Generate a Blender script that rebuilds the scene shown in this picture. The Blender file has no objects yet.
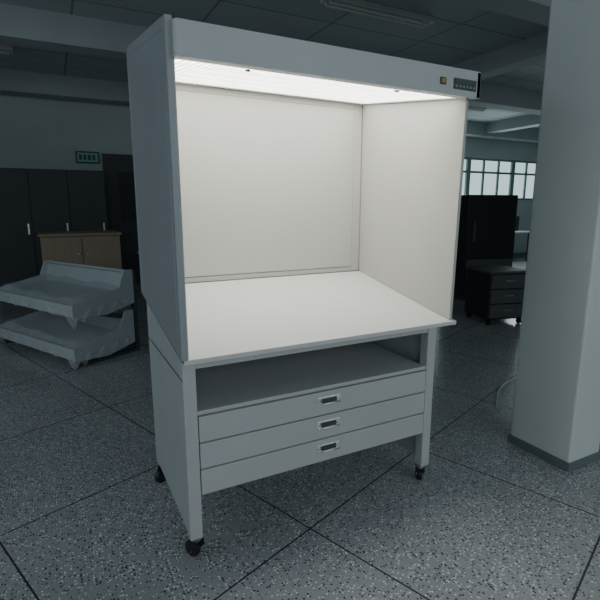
import bpy, bmesh, math, random
from mathutils import Vector, Matrix
random.seed(4)
sc = bpy.context.scene
COL = sc.collection

# ------------------------------------------------------------ materials
def new_mat(name):
    m = bpy.data.materials.new(name); m.use_nodes = True
    return m, m.node_tree.nodes, m.node_tree.links, m.node_tree.nodes['Principled BSDF']

def paint(name, col, rough=0.5, var=0.06, scale=6.0, metal=0.0, bump=0.0, spec=0.5):
    m, n, l, b = new_mat(name)
    tc = n.new('ShaderNodeTexCoord')
    no = n.new('ShaderNodeTexNoise'); no.inputs['Scale'].default_value = scale
    no.inputs['Detail'].default_value = 5
    cr = n.new('ShaderNodeValToRGB')
    c = Vector(col)
    cr.color_ramp.elements[0].position = .3; cr.color_ramp.elements[1].position = .7
    cr.color_ramp.elements[0].color = (*(c * (1 - var)), 1)
    cr.color_ramp.elements[1].color = (*(c * (1 + var)), 1)
    l.new(tc.outputs['Object'], no.inputs['Vector'])
    l.new(no.outputs['Fac'], cr.inputs['Fac'])
    l.new(cr.outputs['Color'], b.inputs['Base Color'])
    b.inputs['Roughness'].default_value = rough
    b.inputs['Metallic'].default_value = metal
    b.inputs['Specular IOR Level'].default_value = spec
    if bump:
        n2 = n.new('ShaderNodeTexNoise'); n2.inputs['Scale'].default_value = 180
        bp = n.new('ShaderNodeBump'); bp.inputs['Strength'].default_value = bump
        bp.inputs['Distance'].default_value = 0.001
        l.new(tc.outputs['Object'], n2.inputs['Vector'])
        l.new(n2.outputs['Fac'], bp.inputs['Height']); l.new(bp.outputs['Normal'], b.inputs['Normal'])
    return m

def emit(name, col, s):
    m, n, l, b = new_mat(name)
    b.inputs['Base Color'].default_value = (*col, 1)
    b.inputs['Emission Color'].default_value = (*col, 1)
    b.inputs['Emission Strength'].default_value = s
    return m

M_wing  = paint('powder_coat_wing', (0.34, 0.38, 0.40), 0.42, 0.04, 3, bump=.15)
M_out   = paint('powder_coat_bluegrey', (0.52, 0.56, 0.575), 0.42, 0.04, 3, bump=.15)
M_front = paint('powder_coat_lightgrey', (0.55, 0.58, 0.585), 0.40, 0.03, 3, bump=.15)
M_in    = paint('booth_interior_grey', (0.525, 0.522, 0.485), 0.85, 0.015, 2)
M_desk  = paint('booth_desk_neutral', (0.72, 0.72, 0.70), 0.7, 0.015, 2)
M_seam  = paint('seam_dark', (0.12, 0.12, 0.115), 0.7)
M_seam2 = paint('seam_soft', (0.24, 0.23, 0.21), 0.8)
M_black = paint('black_rubber', (0.015, 0.015, 0.017), 0.45)
M_chrome= paint('zinc_steel', (0.55, 0.56, 0.58), 0.28, metal=1.0)
M_handle= paint('handle_nickel', (0.75, 0.78, 0.8), 0.25, metal=.9)
M_wall  = paint('wall_plaster', (0.50, 0.58, 0.58), 0.9, 0.08, 1.2)
M_dado  = paint('wall_dado', (0.16, 0.21, 0.22), 0.6, 0.06, 1.2)
M_beam  = paint('beam_paint', (0.38, 0.43, 0.45), 0.9, 0.08, 1)
M_dark  = paint('dark_cabinet', (0.016, 0.018, 0.020), 0.5)
M_dark2 = paint('dark_grey', (0.07, 0.08, 0.085), 0.6)
M_door  = paint('door_dark', (0.04, 0.055, 0.06), 0.5)
M_frame = paint('window_frame', (0.22, 0.3, 0.3), 0.5)
M_pillar= paint('pillar_plaster', (0.68, 0.73, 0.73), 0.85, 0.05, 2)
M_white = paint('white_plastic', (0.62, 0.64, 0.62), 0.4)
M_orange= paint('amber_button', (0.55, 0.28, 0.06), 0.4)
M_tray  = paint('tray_grey', (0.54, 0.60, 0.63), 0.4, 0.04, 3)
M_lcd   = paint('lcd_dark', (0.10, 0.13, 0.12), 0.2)

def ceiling_mat():
    m, n, l, b = new_mat('ceiling_panels')
    tc = n.new('ShaderNodeTexCoord')
    br = n.new('ShaderNodeTexBrick'); br.offset = 0
    br.inputs['Scale'].default_value = 1
    br.inputs['Brick Width'].default_value = 1.2; br.inputs['Row Height'].default_value = .6
    br.inputs['Mortar Size'].default_value = .012; br.inputs['Mortar Smooth'].default_value = .2
    br.inputs['Color1'].default_value = (.42, .48, .50, 1); br.inputs['Color2'].default_value = (.47, .53, .55, 1)
    br.inputs['Mortar'].default_value = (.22, .26, .28, 1)
    l.new(tc.outputs['Object'], br.inputs['Vector']); l.new(br.outputs['Color'], b.inputs['Base Color'])
    b.inputs['Roughness'].default_value = .9
    return m
M_ceil = ceiling_mat()

def wood():
    m, n, l, b = new_mat('plywood')
    tc = n.new('ShaderNodeTexCoord'); mp = n.new('ShaderNodeMapping')
    mp.inputs['Scale'].default_value = (9, 1.2, 1.2)
    no = n.new('ShaderNodeTexNoise'); no.inputs['Scale'].default_value = 3; no.inputs['Detail'].default_value = 6
    cr = n.new('ShaderNodeValToRGB')
    cr.color_ramp.elements[0].color = (.32, .25, .17, 1); cr.color_ramp.elements[1].color = (.44, .36, .26, 1)
    l.new(tc.outputs['Object'], mp.inputs['Vector']); l.new(mp.outputs['Vector'], no.inputs['Vector'])
    l.new(no.outputs['Fac'], cr.inputs['Fac']); l.new(cr.outputs['Color'], b.inputs['Base Color'])
    b.inputs['Roughness'].default_value = .6
    return m
M_wood = wood()

def terrazzo():
    m, n, l, b = new_mat('terrazzo')
    tc = n.new('ShaderNodeTexCoord')
    mp = n.new('ShaderNodeMapping')
    mp.inputs['Rotation'].default_value = (0, 0, math.radians(-20))
    mp.inputs['Location'].default_value = (-.46, .199, 0)
    l.new(tc.outputs['Object'], mp.inputs['Vector'])
    def chips(scale, lo, hi):
        v = n.new('ShaderNodeTexVoronoi'); v.inputs['Scale'].default_value = scale
        l.new(tc.outputs['Object'], v.inputs['Vector'])
        sp = n.new('ShaderNodeSeparateColor'); l.new(v.outputs['Color'], sp.inputs['Color'])
        mr = n.new('ShaderNodeMapRange'); mr.inputs['From Min'].default_value = lo; mr.inputs['From Max'].default_value = hi
        l.new(sp.outputs['Red'], mr.inputs['Value'])
        d = n.new('ShaderNodeMapRange'); d.inputs['From Min'].default_value = .42; d.inputs['From Max'].default_value = .30
        l.new(v.outputs['Distance'], d.inputs['Value'])
        mu = n.new('ShaderNodeMath'); mu.operation = 'MULTIPLY'
        l.new(mr.outputs['Result'], mu.inputs[0]); l.new(d.outputs['Result'], mu.inputs[1])
        return mu.outputs[0]
    light = chips(95, .50, .75); dark = chips(85, .5, .7)
    def mix(a, bcol, fac):
        x = n.new('ShaderNodeMix'); x.data_type = 'RGBA'
        l.new(fac, x.inputs['Factor'])
        if isinstance(a, tuple): x.inputs['A'].default_value = a
        else: l.new(a, x.inputs['A'])
        x.inputs['B'].default_value = bcol
        return x.outputs['Result']
    cl = n.new('ShaderNodeTexNoise'); cl.inputs['Scale'].default_value = 1.3; cl.inputs['Detail'].default_value = 4
    l.new(tc.outputs['Object'], cl.inputs['Vector'])
    base = n.new('ShaderNodeValToRGB')
    base.color_ramp.elements[0].position = .3; base.color_ramp.elements[1].position = .7
    base.color_ramp.elements[0].color = (.31, .335, .35, 1); base.color_ramp.elements[1].color = (.40, .425, .44, 1)
    l.new(cl.outputs['Fac'], base.inputs['Fac'])
    c = mix(base.outputs['Color'], (.88, .91, .92, 1), light)
    c = mix(c, (.05, .055, .06, 1), dark)
    br = n.new('ShaderNodeTexBrick'); br.offset = 0; br.squash = 1
    br.inputs['Scale'].default_value = 1
    br.inputs['Brick Width'].default_value = .92; br.inputs['Row Height'].default_value = .92
    br.inputs['Mortar Size'].default_value = .004; br.inputs['Mortar Smooth'].default_value = .1
    l.new(mp.outputs['Vector'], br.inputs['Vector'])
    c = mix(c, (.05, .053, .057, 1), br.outputs['Fac'])
    l.new(c, b.inputs['Base Color'])
    b.inputs['Roughness'].default_value = .24
    b.inputs['Specular IOR Level'].default_value = .5
    return m
M_floor = terrazzo()

def diffuser():
    m, n, l, b = new_mat('prismatic_diffuser')
    tc = n.new('ShaderNodeTexCoord')
    br = n.new('ShaderNodeTexBrick'); br.offset = 0
    br.inputs['Scale'].default_value = 1
    br.inputs['Brick Width'].default_value = .024; br.inputs['Row Height'].default_value = .024
    br.inputs['Mortar Size'].default_value = .004; br.inputs['Mortar Smooth'].default_value = .5
    br.inputs['Color1'].default_value = (1, 1, 1, 1); br.inputs['Color2'].default_value = (.75, .75, .75, 1)
    br.inputs['Mortar'].default_value = (.22, .22, .21, 1)
    l.new(tc.outputs['Object'], br.inputs['Vector'])
    sx = n.new('ShaderNodeSeparateXYZ'); l.new(tc.outputs['Object'], sx.inputs['Vector'])
    m1 = n.new('ShaderNodeMath'); m1.operation = 'MULTIPLY'; m1.inputs[1].default_value = 2*math.pi/.15
    l.new(sx.outputs['Y'], m1.inputs[0])
    m2 = n.new('ShaderNodeMath'); m2.operation = 'COSINE'; l.new(m1.outputs[0], m2.inputs[0])
    m3 = n.new('ShaderNodeMapRange'); m3.inputs['From Min'].default_value = -1; m3.inputs['From Max'].default_value = 1
    m3.inputs['To Min'].default_value = 7.0; m3.inputs['To Max'].default_value = 8.6
    l.new(m2.outputs[0], m3.inputs['Value']); l.new(m3.outputs['Result'], b.inputs['Emission Strength'])
    mu = n.new('ShaderNodeMix'); mu.data_type = 'RGBA'; mu.blend_type = 'MULTIPLY'; mu.inputs['Factor'].default_value = 1
    l.new(br.outputs['Color'], mu.inputs['A']); mu.inputs['B'].default_value = (1.0, .99, .94, 1)
    l.new(mu.outputs['Result'], b.inputs['Emission Color'])
    b.inputs['Base Color'].default_value = (.7, .7, .7, 1)
    return m
M_diff = diffuser()

def film():
    m, n, l, b = new_mat('plastic_film')
    b.inputs['Base Color'].default_value = (.72, .80, .84, 1)
    b.inputs['Roughness'].default_value = .10
    b.inputs['Alpha'].default_value = .30
    tc = n.new('ShaderNodeTexCoord'); no = n.new('ShaderNodeTexNoise'); no.inputs['Scale'].default_value = 9
    no.inputs['Detail'].default_value = 3; no.inputs['Distortion'].default_value = 1.5
    bp = n.new('ShaderNodeBump'); bp.inputs['Strength'].default_value = .7; bp.inputs['Distance'].default_value = .02
    l.new(tc.outputs['Object'], no.inputs['Vector']); l.new(no.outputs['Fac'], bp.inputs['Height']); l.new(bp.outputs['Normal'], b.inputs['Normal'])
    return m
M_film = film()

# ------------------------------------------------------------ geometry helpers
def empty(name, loc=(0, 0, 0), rz=0):
    e = bpy.data.objects.new(name, None); e.location = loc; e.rotation_euler = (0, 0, rz)
    e.empty_display_size = .1; COL.objects.link(e); return e

def mesh_obj(name, verts, faces, mat, parent=None, bevel=0, smooth=False):
    me = bpy.data.meshes.new(name); me.from_pydata([tuple(v) for v in verts], [], faces); me.update()
    bm = bmesh.new(); bm.from_mesh(me); bmesh.ops.recalc_face_normals(bm, faces=bm.faces); bm.to_mesh(me); bm.free()
    o = bpy.data.objects.new(name, me); COL.objects.link(o); me.materials.append(mat)
    if parent: o.parent = parent
    if bevel:
        b = o.modifiers.new('bevel', 'BEVEL'); b.width = bevel; b.segments = 2; b.limit_method = 'ANGLE'
    if smooth:
        for p in me.polygons: p.use_smooth = True
    return o

def box(name, a, b, mat, parent=None, bevel=0.0):
    (x0, y0, z0), (x1, y1, z1) = a, b
    v = [(x0,y0,z0),(x1,y0,z0),(x1,y1,z0),(x0,y1,z0),(x0,y0,z1),(x1,y0,z1),(x1,y1,z1),(x0,y1,z1)]
    f = [(0,3,2,1),(4,5,6,7),(0,1,5,4),(1,2,6,5),(2,3,7,6),(3,0,4,7)]
    return mesh_obj(name, v, f, mat, parent, bevel)

def prism(name, yz, x0, x1, mat, parent=None, bevel=0.0):
    k = len(yz)
    v = [(x0, y, z) for y, z in yz] + [(x1, y, z) for y, z in yz]
    f = [tuple(range(k)), tuple(range(2*k-1, k-1, -1))] + [(i, (i+1) % k, k+(i+1) % k, k+i) for i in range(k)]
    return mesh_obj(name, v, f, mat, parent, bevel)

def cyl(name, c, axis, r, h, mat, parent=None, seg=28, bevel=0.0):
    bm = bmesh.new(); bmesh.ops.create_cone(bm, cap_ends=True, segments=seg, radius1=r, radius2=r, depth=h)
    q = Vector((0, 0, 1)).rotation_difference(Vector(axis)).to_matrix().to_4x4()
    bmesh.ops.transform(bm, matrix=Matrix.Translation(c) @ q, verts=bm.verts)
    me = bpy.data.meshes.new(name); bm.to_mesh(me); bm.free(); me.materials.append(mat)
    o = bpy.data.objects.new(name, me); COL.objects.link(o)
    if parent: o.parent = parent
    if bevel:
        b = o.modifiers.new('bevel', 'BEVEL'); b.width = bevel; b.segments = 3; b.limit_method = 'ANGLE'
    return o

def tube(name, pts, r, mat, parent=None):
    cu = bpy.data.curves.new(name, 'CURVE'); cu.dimensions = '3D'; cu.bevel_depth = r; cu.bevel_resolution = 4
    s = cu.splines.new('POLY'); s.points.add(len(pts) - 1)
    for p, q in zip(s.points, pts): p.co = (*q, 1)
    o = bpy.data.objects.new(name, cu); COL.objects.link(o); cu.materials.append(mat)
    if parent: o.parent = parent
    return o

# ------------------------------------------------------------ colour viewing booth
W, D = 1.18, 0.66
LEG = 0.097
booth = empty('color_viewing_booth')
S = (0.985 - 0.842) / (0.657 + 0.0874)
def dz(y): return 0.842 + (y + 0.0874) * S
HS = 0.142
def hz(y): return 1.775 + (y + 0.09) * HS

def stand_side(nm, xo, xi):
    s = 1 if xi > xo else -1
    prism(nm, [(0.004, LEG+.01), (D-.004, LEG+.01), (D-.004, dz(D)-.035), (0.004, dz(0.004)-.035)], xo + s*.002, xo + s*.012, M_out, booth, .001)
    for k, (a, b) in enumerate([(0, .05), (D-.05, D)]):
        prism(f'{nm}_leg_{k+1}', [(a, LEG), (b, LEG), (b, dz(b)-.03), (a, dz(a)-.03)], xo, xo + s*.048, M_front if k == 0 else M_out, booth, .003)
stand_side('side_left', 0, 1)
stand_side('side_right', W, W-1)
box('side_yoke_line', (-.0015, .0, .735), (.0, D, .738), M_seam, booth)

Z1, Z2 = 0.275, 0.612
box('carcass_top', (.048, .006, Z2-.016), (W-.048, D-.02, Z2), M_front, booth, .002)
box('carcass_bottom', (.048, .012, Z1), (W-.048, D-.02, Z1+.012), M_out, booth)
box('carcass_back', (.048, D-.03, Z1), (W-.048, D-.018, .86), M_out, booth)
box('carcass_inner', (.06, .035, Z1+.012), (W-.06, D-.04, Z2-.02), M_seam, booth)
dh = (Z2 - .018 - Z1) / 3
for i in range(3):
    z0 = Z1 + i*dh
    box(f'drawer_front_{i+1}', (.051, -.001, z0+.003), (W-.051, .030, z0+dh-.003), M_front, booth, .002)
    cx = W*.510; cz = z0 + dh*.60
    box(f'handle_plate_{i+1}', (cx-.055, -.004, cz-.018), (cx+.055, -.0012, cz+.018), M_handle, booth, .001)
    tube(f'handle_pull_{i+1}', [(cx-.045, -.004, cz), (cx-.043, -.018, cz-.003), (cx-.036, -.024, cz-.004), (cx+.036, -.024, cz-.004), (cx+.043, -.018, cz-.003), (cx+.045, -.004, cz)], .0042, M_handle, booth)
    box(f'handle_recess_{i+1}', (cx-.036, -.0055, cz-.009), (cx+.036, -.004, cz+.011), M_dark2, booth)
box('apron_rail', (.048, .004, .775), (W-.048, .022, .822), M_front, booth, .002)
box('rear_stretcher', (.048, D-.045, .14), (W-.048, D-.02, .20), M_out, booth, .002)

def caster(nm, x, y, ang):
    e = empty(nm, (x, y, 0), ang); e.parent = booth
    cyl(nm+'_plate', (0, 0, LEG-.004), (0,0,1), .028, .006, M_chrome, e)
    cyl(nm+'_swivel', (0, 0, LEG-.014), (0,0,1), .019, .014, M_chrome, e)
    for s in (-1, 1):
        prism(nm+f'_fork_{s}', [(-.022, LEG-.02), (.018, LEG-.02), (.034, .030), (.020, .024), (.004, .04)], s*.019-.0015, s*.019+.0015, M_black, e, .0006)
    box(nm+'_crown', (-.0205, -.022, LEG-.024), (.0205, .02, LEG-.018), M_black, e)
    cyl(nm+'_wheel', (0, .022, .0335), (1,0,0), .0335, .024, M_black, e, 32, .005)
    cyl(nm+'_hub', (0, .022, .0335), (1,0,0), .012, .034, M_chrome, e)
    prism(nm+'_brake', [(-.03, .062), (-.002, .075), (0, .083), (-.034, .070)], -.014, .014, M_black, e, .001)
caster('caster_1', .028, .028, .5)
caster('caster_2', W-.028, .028, -.6)
caster('caster_3', .028, D-.03, 2.2)
caster('caster_4', W-.028, D-.03, .3)

YF = -.0874
prism('desk_top', [(YF, dz(YF)), (D, dz(D)), (D, dz(D)-.022), (YF, dz(YF)-.018)], -.012, W+.032, M_desk, booth, .002)
prism('desk_under_tray', [(YF+.03, dz(YF+.03)-.0225), (D-.02, dz(D-.02)-.0225), (D-.02, dz(D-.02)-.034), (YF+.03, dz(YF+.03)-.034)], .012, W-.012, M_out, booth)

PB = D - .015
pfb = -.098
lp = [(pfb, dz(pfb)+.003), (PB, dz(PB)+.003-.03), (PB-.02, 1.965), (PB-.05, 1.985), (-.10, 1.885)]
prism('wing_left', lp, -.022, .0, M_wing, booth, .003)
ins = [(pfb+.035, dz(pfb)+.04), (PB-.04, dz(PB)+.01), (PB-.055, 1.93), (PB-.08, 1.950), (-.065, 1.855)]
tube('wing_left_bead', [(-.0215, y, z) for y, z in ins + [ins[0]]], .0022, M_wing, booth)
prism('wing_left_foot_rail', [(pfb+.01, dz(pfb)-.006), (PB, dz(PB)-.036), (PB, dz(PB)-.028), (pfb+.01, dz(pfb)+.002)], -.018, -.0125, M_seam, booth)
prism('liner_left', [(-.09, dz(-.09)+.003), (D-.03, dz(D-.03)+.003), (D-.03, hz(D-.03)+.004), (-.09, hz(-.09)+.004)], -.0005, .004, M_in, booth)
prism('wing_right', [(-.075, dz(-.075)+.002), (D-.01, dz(D-.01)+.002), (D-.01, hz(D-.01)+.05), (-.092, hz(-.092)+.05)], W, W+.016, M_in, booth, .002)
prism('back_panel', [(D-.016, dz(D)-.02), (D, dz(D)-.02), (D, 1.96), (D-.016, 1.96)], .0, W, M_in, booth)
yb = D-.016
zb0, zb1 = dz(yb), hz(yb)
box('back_panel_inset', (.045, yb-.004, zb0+.03), (W-.055, yb-.0002, zb1-.03), M_in, booth, .001)
for nm, a, b in [('r', (W-.055, yb-.0015, zb0+.02), (W-.0525, yb-.0002, zb1-.02)), ('l', (.042, yb-.0015, zb0+.02), (.045, yb-.0002, zb1-.02)),
                 ('b', (.045, yb-.0015, zb0+.026), (W-.055, yb-.0002, zb0+.030)), ('t', (.045, yb-.0015, zb1-.03), (W-.055, yb-.0002, zb1-.027))]:
    box('back_seam_'+nm, a, b, M_seam2, booth)
prism('corner_seam_right', [(yb-.006, zb0), (yb-.0002, zb0), (yb-.0002, zb1), (yb-.006, zb1)], W-.0025, W-.0002, M_seam2, booth)
prism('desk_back_seam', [(yb-.006, dz(yb-.006)+.0002), (yb, dz(yb)+.0002), (yb, dz(yb)+.003), (yb-.006, dz(yb)+.003)], .0, W, M_seam, booth)

HF = -.128
zt = 1.866
prism('hood_top', [(HF, zt-.004), (D, hz(D)+.09), (D, hz(D)+.10), (HF, zt+.004)], .002, W+.034, M_out, booth, .002)
prism('hood_fascia', [(HF, 1.770), (HF+.012, 1.770), (HF+.012, zt), (HF, zt)], .0, W+.036, M_out, booth, .002)
prism('hood_lip', [(HF+.010, 1.770), (-.075, 1.776), (-.075, 1.786), (HF+.010, 1.780)], .0, W+.034, M_out, booth)
prism('hood_end_right', [(HF, 1.770), (D, hz(D)+.0), (D, hz(D)+.09), (HF, zt)], W+.018, W+.034, M_out, booth)
prism('hood_end_left', [(HF, 1.770), (-.09, 1.775), (-.09, 1.875), (HF, zt)], -.004, .0, M_out, booth)
prism('hood_back', [(D-.016, hz(D)), (D, hz(D)), (D, hz(D)+.1), (D-.016, hz(D)+.1)], .0, W, M_out, booth)
def slab(nm, x0, x1, y0, y1, off, t, mat):
    return prism(nm, [(y0, hz(y0)+off), (y1, hz(y1)+off), (y1, hz(y1)+off+t), (y0, hz(y0)+off+t)], x0, x1, mat, booth)
slab('diffuser_panel', .015, W-.02, -.060, D-.06, .004, .004, M_diff)
slab('diffuser_frame_front', .0, W, -.076, -.060, .0, .01, M_in)
slab('diffuser_frame_back', .0, W, D-.06, D-.016, .0, .01, M_in)
slab('diffuser_frame_left', .0, .015, -.060, D-.06, .0, .01, M_in)
slab('diffuser_frame_right', W-.02, W, -.060, D-.06, .0, .01, M_in)
for i, x in enumerate((.25, .86)):
    slab(f'diffuser_clip_{i+1}', x-.006, x+.006, -.055, -.038, -.006, .006, M_black)

yf = HF - .001
box('switch_bezel', (1.000, yf-.003, 1.803), (1.030, yf+.002, 1.828), M_dark2, booth, .001)
box('switch_rocker', (1.007, yf-.006, 1.808), (1.023, yf-.002, 1.823), M_orange, booth, .001)
box('timer_bezel', (1.070, yf-.003, 1.793), (1.190, yf+.002, 1.833), M_dark2, booth, .002)
for k in range(6):
    box(f'timer_key_{k+1}', (1.077+k*.019, yf-.005, 1.800), (1.087+k*.019, yf-.002, 1.808), M_frame, booth)
box('timer_display', (1.077, yf-.0045, 1.815), (1.183, yf-.002, 1.828), M_lcd, booth)

# ------------------------------------------------------------ room shell
X0, X1, Y0, Y1, H = -4.0, 12.5, -4.5, 7.0, 3.2
box('floor', (X0-.2, Y0-.2, -.2), (X1+.2, Y1+.2, 0), M_floor)
box('ceiling', (X0-.2, Y0-.2, H), (X1+.2, Y1+.2, H+.2), M_ceil)
wx0, wx1, wz0, wz1 = 5.6, 11.9, 1.50, 2.50
box('wall_back', (X0-.2, Y1, 0), (wx0, Y1+.2, H), M_wall)
wb = empty('wall_back_window_side')
box('wall_below', (wx0, Y1, 0), (wx1, Y1+.2, wz0), M_wall, wb)
box('wall_above', (wx0, Y1, wz1), (wx1, Y1+.2, H), M_wall, wb)
box('wall_end', (wx1, Y1, 0), (X1+.2, Y1+.2, H), M_wall, wb)
box('wall_left', (X0-.2, Y0-.2, 0), (X0, Y1, H), M_wall)
box('wall_right', (X1, Y0-.2, 0), (X1+.2, Y1, H), M_wall)
box('wall_front', (X0, Y0-.2, 0), (X1, Y0, H), M_wall)
box('baseboard_back', (X0, Y1-.015, 0), (X1, Y1, .12), M_dado)

M_glass = emit('window_daylight', (.62, .82, .83), 1.0)
nwin = 4
ww = (wx1-wx0)/nwin
for i in range(nwin):
    e = empty(f'window_{i+1}')
    a = wx0+i*ww; b = a+ww
    box('pane', (a+.04, Y1+.10, wz0+.04), (b-.04, Y1+.105, wz1-.04), M_glass, e)
    for nm, p, q in [('sill', (a, Y1-.03, wz0), (b, Y1+.15, wz0+.05)), ('head', (a, Y1+.05, wz1-.05), (b, Y1+.15, wz1)),
                     ('jamb_l', (a, Y1+.05, wz0+.05), (a+.06, Y1+.15, wz1-.05)), ('jamb_r', (b-.06, Y1+.05, wz0+.05), (b, Y1+.15, wz1-.05)),
                     ('mullion_1', (a+ww/3-.025, Y1+.06, wz0+.05), (a+ww/3+.025, Y1+.099, wz1-.05)),
                     ('mullion_2', (a+2*ww/3-.025, Y1+.06, wz0+.05), (a+2*ww/3+.025, Y1+.099, wz1-.05)),
                     ('transom', (a+.06, Y1+.055, wz1-.36), (b-.06, Y1+.098, wz1-.31))]:
        box(nm, p, q, M_frame, e)

for i, y in enumerate((1.2, 4.0, 6.5)):
    box(f'trim_{i+1}', (X0, y, H-.28), (X1, y+.28, H), M_beam)
for i, x in enumerate((4.6, 8.6)):
    box(f'trim_{i+4}', (x, Y0, H-.22), (x+.25, Y1, H), M_beam)

d1 = empty('door_1')
box('leaf', (.55, Y1-.035, 0.02), (1.45, Y1-.012, 2.1), M_door, d1)
box('glass', (.70, Y1-.045, 1.1), (1.30, Y1-.036, 1.9), M_dark, d1)
for a, b in [((.47, Y1-.05, 0), (.55, Y1-.016, 2.18)), ((1.45, Y1-.05, 0), (1.53, Y1-.016, 2.18)), ((.55, Y1-.05, 2.1), (1.45, Y1-.016, 2.18))]:
    box('frame', a, b, M_dark2, d1)
M_exit = emit('exit_green', (.10, .34, .27), .06)
es = empty('exit_sign')
box('sign_case', (.08, Y1-.05, 2.02), (.42, Y1-.012, 2.20), M_dark2, es, .004)
box('sign_face', (.10, Y1-.056, 2.04), (.40, Y1-.051, 2.18), M_exit, es)
for k, x in enumerate((.125, .19, .255, .32)):
    box(f'sign_glyph_{k}', (x, Y1-.059, 2.07), (x+.04, Y1-.0565, 2.15), M_dark2, es)

# ------------------------------------------------------------ left background
wc = empty('wooden_cabinet', (0, 5.0, 0))
box('carcass', (-.50, .02, .06), (.42, .60, .98), M_wood, wc, .004)
box('plinth', (-.47, .05, 0), (.38, .56, .06), M_dark2, wc)
box('worktop', (-.52, -.02, .98), (.44, .62, 1.01), M_wood, wc, .004)
for k in range(2):
    a = -.49+k*.455
    box(f'cabinet_door_{k}', (a, .0, .08), (a+.448, .02, .965), M_wood, wc, .003)
    cyl(f'knob_{k}', (a+.40 if k == 0 else a+.05, -.012, .75), (0,1,0), .012, .024, M_chrome, wc)
lk = empty('metal_locker', (0, 6.2, 0))
box('body', (-1.1, .02, .08), (.40, .55, 1.86), M_dark2, lk, .004)
box('plinth', (-1.08, .04, 0), (.38, .53, .08), M_dark, lk)
for k in range(3):
    a = -1.09+k*.497
    box(f'locker_door_{k}', (a, .0, .10), (a+.49, .02, 1.84), M_dark2, lk, .003)
    box(f'locker_handle_{k}', (a+.43, -.02, .95), (a+.45, .0, 1.10), M_chrome, lk)
tb = empty('work_table', (1.15, 4.5, 0))
box('top', (-.55, -.35, .74), (.85, .35, .77), M_tray, tb, .003)
for x in (-.50, .77):
    for y in (-.31, .27):
        box('leg', (x, y, 0), (x+.04, y+.04, .74), M_dark2, tb)
box('stretcher', (-.46, .28, .2), (.77, .30, .24), M_dark2, tb)

# wrapped machines: stacked light-grey tray units, end profile facing the room
def tray_unit(name, loc, rz):
    ct = empty(name, loc, math.radians(rz))
    def tray(nm, z, y):
        prism(nm+'_shell', [(y-.40, z), (y+.08, z+.05), (y+.12, z+.22), (y+.165, z+.22), (y+.13, z+.03), (y+.11, z+.01), (y-.40, z-.04)], -1.0, .34, M_tray, ct, .004)
        for s, x in (('', .341), ('_far', -1.018)):
            prism(nm+'_cheek'+s, [(y-.42, z-.10), (y-.42, z+.02), (y+.03, z+.10), (y+.09, z+.25), (y+.18, z+.25), (y+.18, z-.06), (y-.10, z-.12)], x, x+.017, M_tray, ct, .003)
        prism(nm+'_back', [(y+.165, z-.05), (y+.178, z-.05), (y+.178, z+.24), (y+.165, z+.24)], -1.0, .34, M_tray, ct, .002)
        prism(nm+'_front', [(y-.42, z-.09), (y-.405, z-.09), (y-.405, z+.01), (y-.42, z+.01)], -1.0, .34, M_tray, ct, .002)
    tray('upper', .53, .0)
    tray('lower', .16, -.02)
    for x in (-.98, .30):
        box('post', (x, .18, .0), (x+.04, .22, .76), M_dark2, ct)
        box('foot', (x, -.40, .0), (x+.04, .18, .03), M_dark2, ct)
        box('foot_riser', (x, -.40, .03), (x+.04, -.37, .10), M_dark2, ct)
        box('mid_brace', (x, -.05, .04), (x+.03, .18, .07), M_dark2, ct)
        prism('arm', [(.18, .30), (.18, .36), (-.30, .47), (-.34, .46)], x, x+.03, M_dark2, ct)
    for lvl, zz, yo in (('lower', .16, -.02), ('upper', .53, .0)):
        bm = bmesh.new(); nx, ny = 48, 28; grid = []
        for i in range(nx+1):
            row = []
            for j in range(ny+1):
                s_ = i/nx; t = j/ny
                x = -.98 + 1.36*s_
                y = yo - .44 + .53*t
                z = zz + .035 + .075*t + .010*math.sin(5*s_*math.pi+3*t) + .007*math.sin(9*t+4*s_)
                if i > nx-6: z -= ((i-nx+5)/5)**1.5*.14*(1-.3*math.sin(j*.9))
                if j < 5: z -= ((5-j)/5)**1.3*.10*(1-.35*math.sin(i*.8)); y += .012
                row.append(bm.verts.new((x, y, max(z, .01))))
            grid.append(row)
        for i in range(nx):
            for j in range(ny):
                bm.faces.new((grid[i][j], grid[i+1][j], grid[i+1][j+1], grid[i][j+1]))
        me = bpy.data.meshes.new('film_wrap_'+lvl); bm.to_mesh(me); bm.free(); me.materials.append(M_film)
        for p in me.polygons: p.use_smooth = True
        o = bpy.data.objects.new('film_wrap_'+lvl, me); COL.objects.link(o); o.parent = ct
tray_unit('plastic_wrapped_machine', (-.07, 3.15, 0), -62)

# ------------------------------------------------------------ right background
bc = empty('black_equipment_cabinet', (5.25, 3.45, 0), math.radians(-12))
box('body', (-.40, -.28, .06), (.40, .30, 1.50), M_dark, bc, .01)
box('plinth', (-.37, -.25, 0), (.37, .27, .06), M_dark2, bc)
box('door_panel', (-.38, -.30, .62), (.38, -.28, 1.47), M_dark, bc, .006)
box('lower_panel', (-.38, -.30, .09), (.38, -.28, .60), M_dark2, bc, .006)
box('door_handle', (-.33, -.33, .85), (-.30, -.30, 1.15), M_dark2, bc, .004)
st = empty('desk_pedestal', (4.25, 2.25, 0), math.radians(-15))
box('body', (-.24, -.24, .07), (.24, .24, .60), M_dark, st, .006)
box('top', (-.26, -.26, .60), (.26, .26, .625), M_dark2, st, .004)
for k in range(3):
    box(f'drawer_{k}', (-.225, -.255, .09+k*.17), (.225, -.24, .245+k*.17), M_dark2, st, .003)
    box(f'pull_{k}', (-.06, -.27, .17+k*.17), (.06, -.255, .185+k*.17), M_chrome, st)
for x in (-.2, .2):
    for y in (-.2, .2):
        cyl('wheel', (x, y, .035), (1,0,0), .035, .025, M_black, st)
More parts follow.
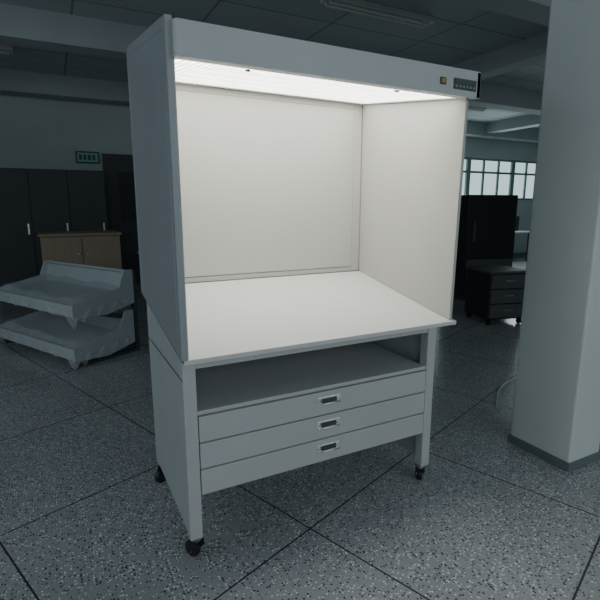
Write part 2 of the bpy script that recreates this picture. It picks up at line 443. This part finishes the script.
for k, x in enumerate((7.3, 9.4)):
    e = empty('window_bench' if k == 0 else 'window_bench.001', (x, 6.5, 0))
    box('top', (-.8, -.3, .70), (.8, .3, .74), M_white, e, .004)
    for a in (-.76, .70):
        for b in (-.27, .2):
            box('leg', (a, b, 0), (a+.06, b+.06, .70), M_dark2, e)
    box('side_board', (-.7, .2, .25), (.7, .22, .70), M_tray, e)
    box('carton', (-.5, -.2, .741), (-.1, .15, 1.0), M_wood, e, .004)
    box('monitor', (.1, -.05, .741), (.55, .0, 1.10), M_dark, e, .006)
pl = empty('pillar')
box('shaft', (1.89, -.26, .0), (2.15, .10, H-.001), M_pillar, pl, .01)
box('skirting', (1.884, -.266, .0), (2.156, .106, .05), M_dado, pl, .003)
pts = []
for i in range(40):
    t = i/39
    pts.append((2.20 + 1.70*t, .45 + .75*t + .10*math.sin(t*7), .006))
tube('power_cable', pts, .006, M_white)

for k, (x, y) in enumerate(((2.6, 2.45), (7.0, 2.6), (-1.2, 5.4), (6.6, 5.3))):
    e = empty('ceiling_luminaire' + ('' if k == 0 else f'.{k:03d}'), (x, y, 0))
    box('housing', (-.62, -.07, H-.055), (.62, .07, H-.001), M_white, e, .006)
    for s in (-.035, .035):
        cyl('tube', (0, s, H-.07), (1,0,0), .013, 1.16, M_white, e)

# ------------------------------------------------------------ lights
def area(name, loc, target, sx, sy, e, col):
    L = bpy.data.lights.new(name, 'AREA'); L.shape = 'RECTANGLE'; L.size = sx; L.size_y = sy; L.energy = e; L.color = col
    o = bpy.data.objects.new(name, L); COL.objects.link(o); o.location = loc
    o.rotation_euler = (Vector(target)-Vector(loc)).to_track_quat('-Z', 'Y').to_euler()
    return o
area('ambient_fill_front', (1.0, -4.35, 1.9), (1.0, 0, .8), 6, 1.8, 68, (.88, .95, 1.0))  # added cool ambient fill behind the camera; the front wall has no window
area('ambient_fill_left', (-3.85, .8, 1.8), (0, 1.0, .8), 4, 1.8, 32, (.84, .94, 1.0))  # fill lamp added to lift the left side; this wall is solid
area('daylight_window_back', (8.7, 6.85, 2.05), (6.5, 3, 0.2), 6, 1.0, 100, (.84, .98, 1.0))
w = bpy.data.worlds.new('world'); sc.world = w; w.use_nodes = True
w.node_tree.nodes['Background'].inputs[0].default_value = (.35, .5, .6, 1)
w.node_tree.nodes['Background'].inputs[1].default_value = .05

# ------------------------------------------------------------ camera
yaw, pitch, roll = .4792, .196, -.0024
cam = bpy.data.cameras.new('camera'); co = bpy.data.objects.new('camera', cam); COL.objects.link(co)
cy, sy, cp, sp = math.cos(yaw), math.sin(yaw), math.cos(pitch), math.sin(pitch)
f = Vector((sy*cp, cy*cp, -sp)); r = Vector((cy, -sy, 0)); u = Vector((sy*sp, cy*sp, cp))
m = Matrix((r, u, -f)).transposed().to_4x4()
m.translation = Vector((-.3614, -1.5933, 1.3456))
co.matrix_world = m
cam.sensor_width = 36; cam.lens = 36*472.93/600
cam.clip_start = .05
sc.camera = co
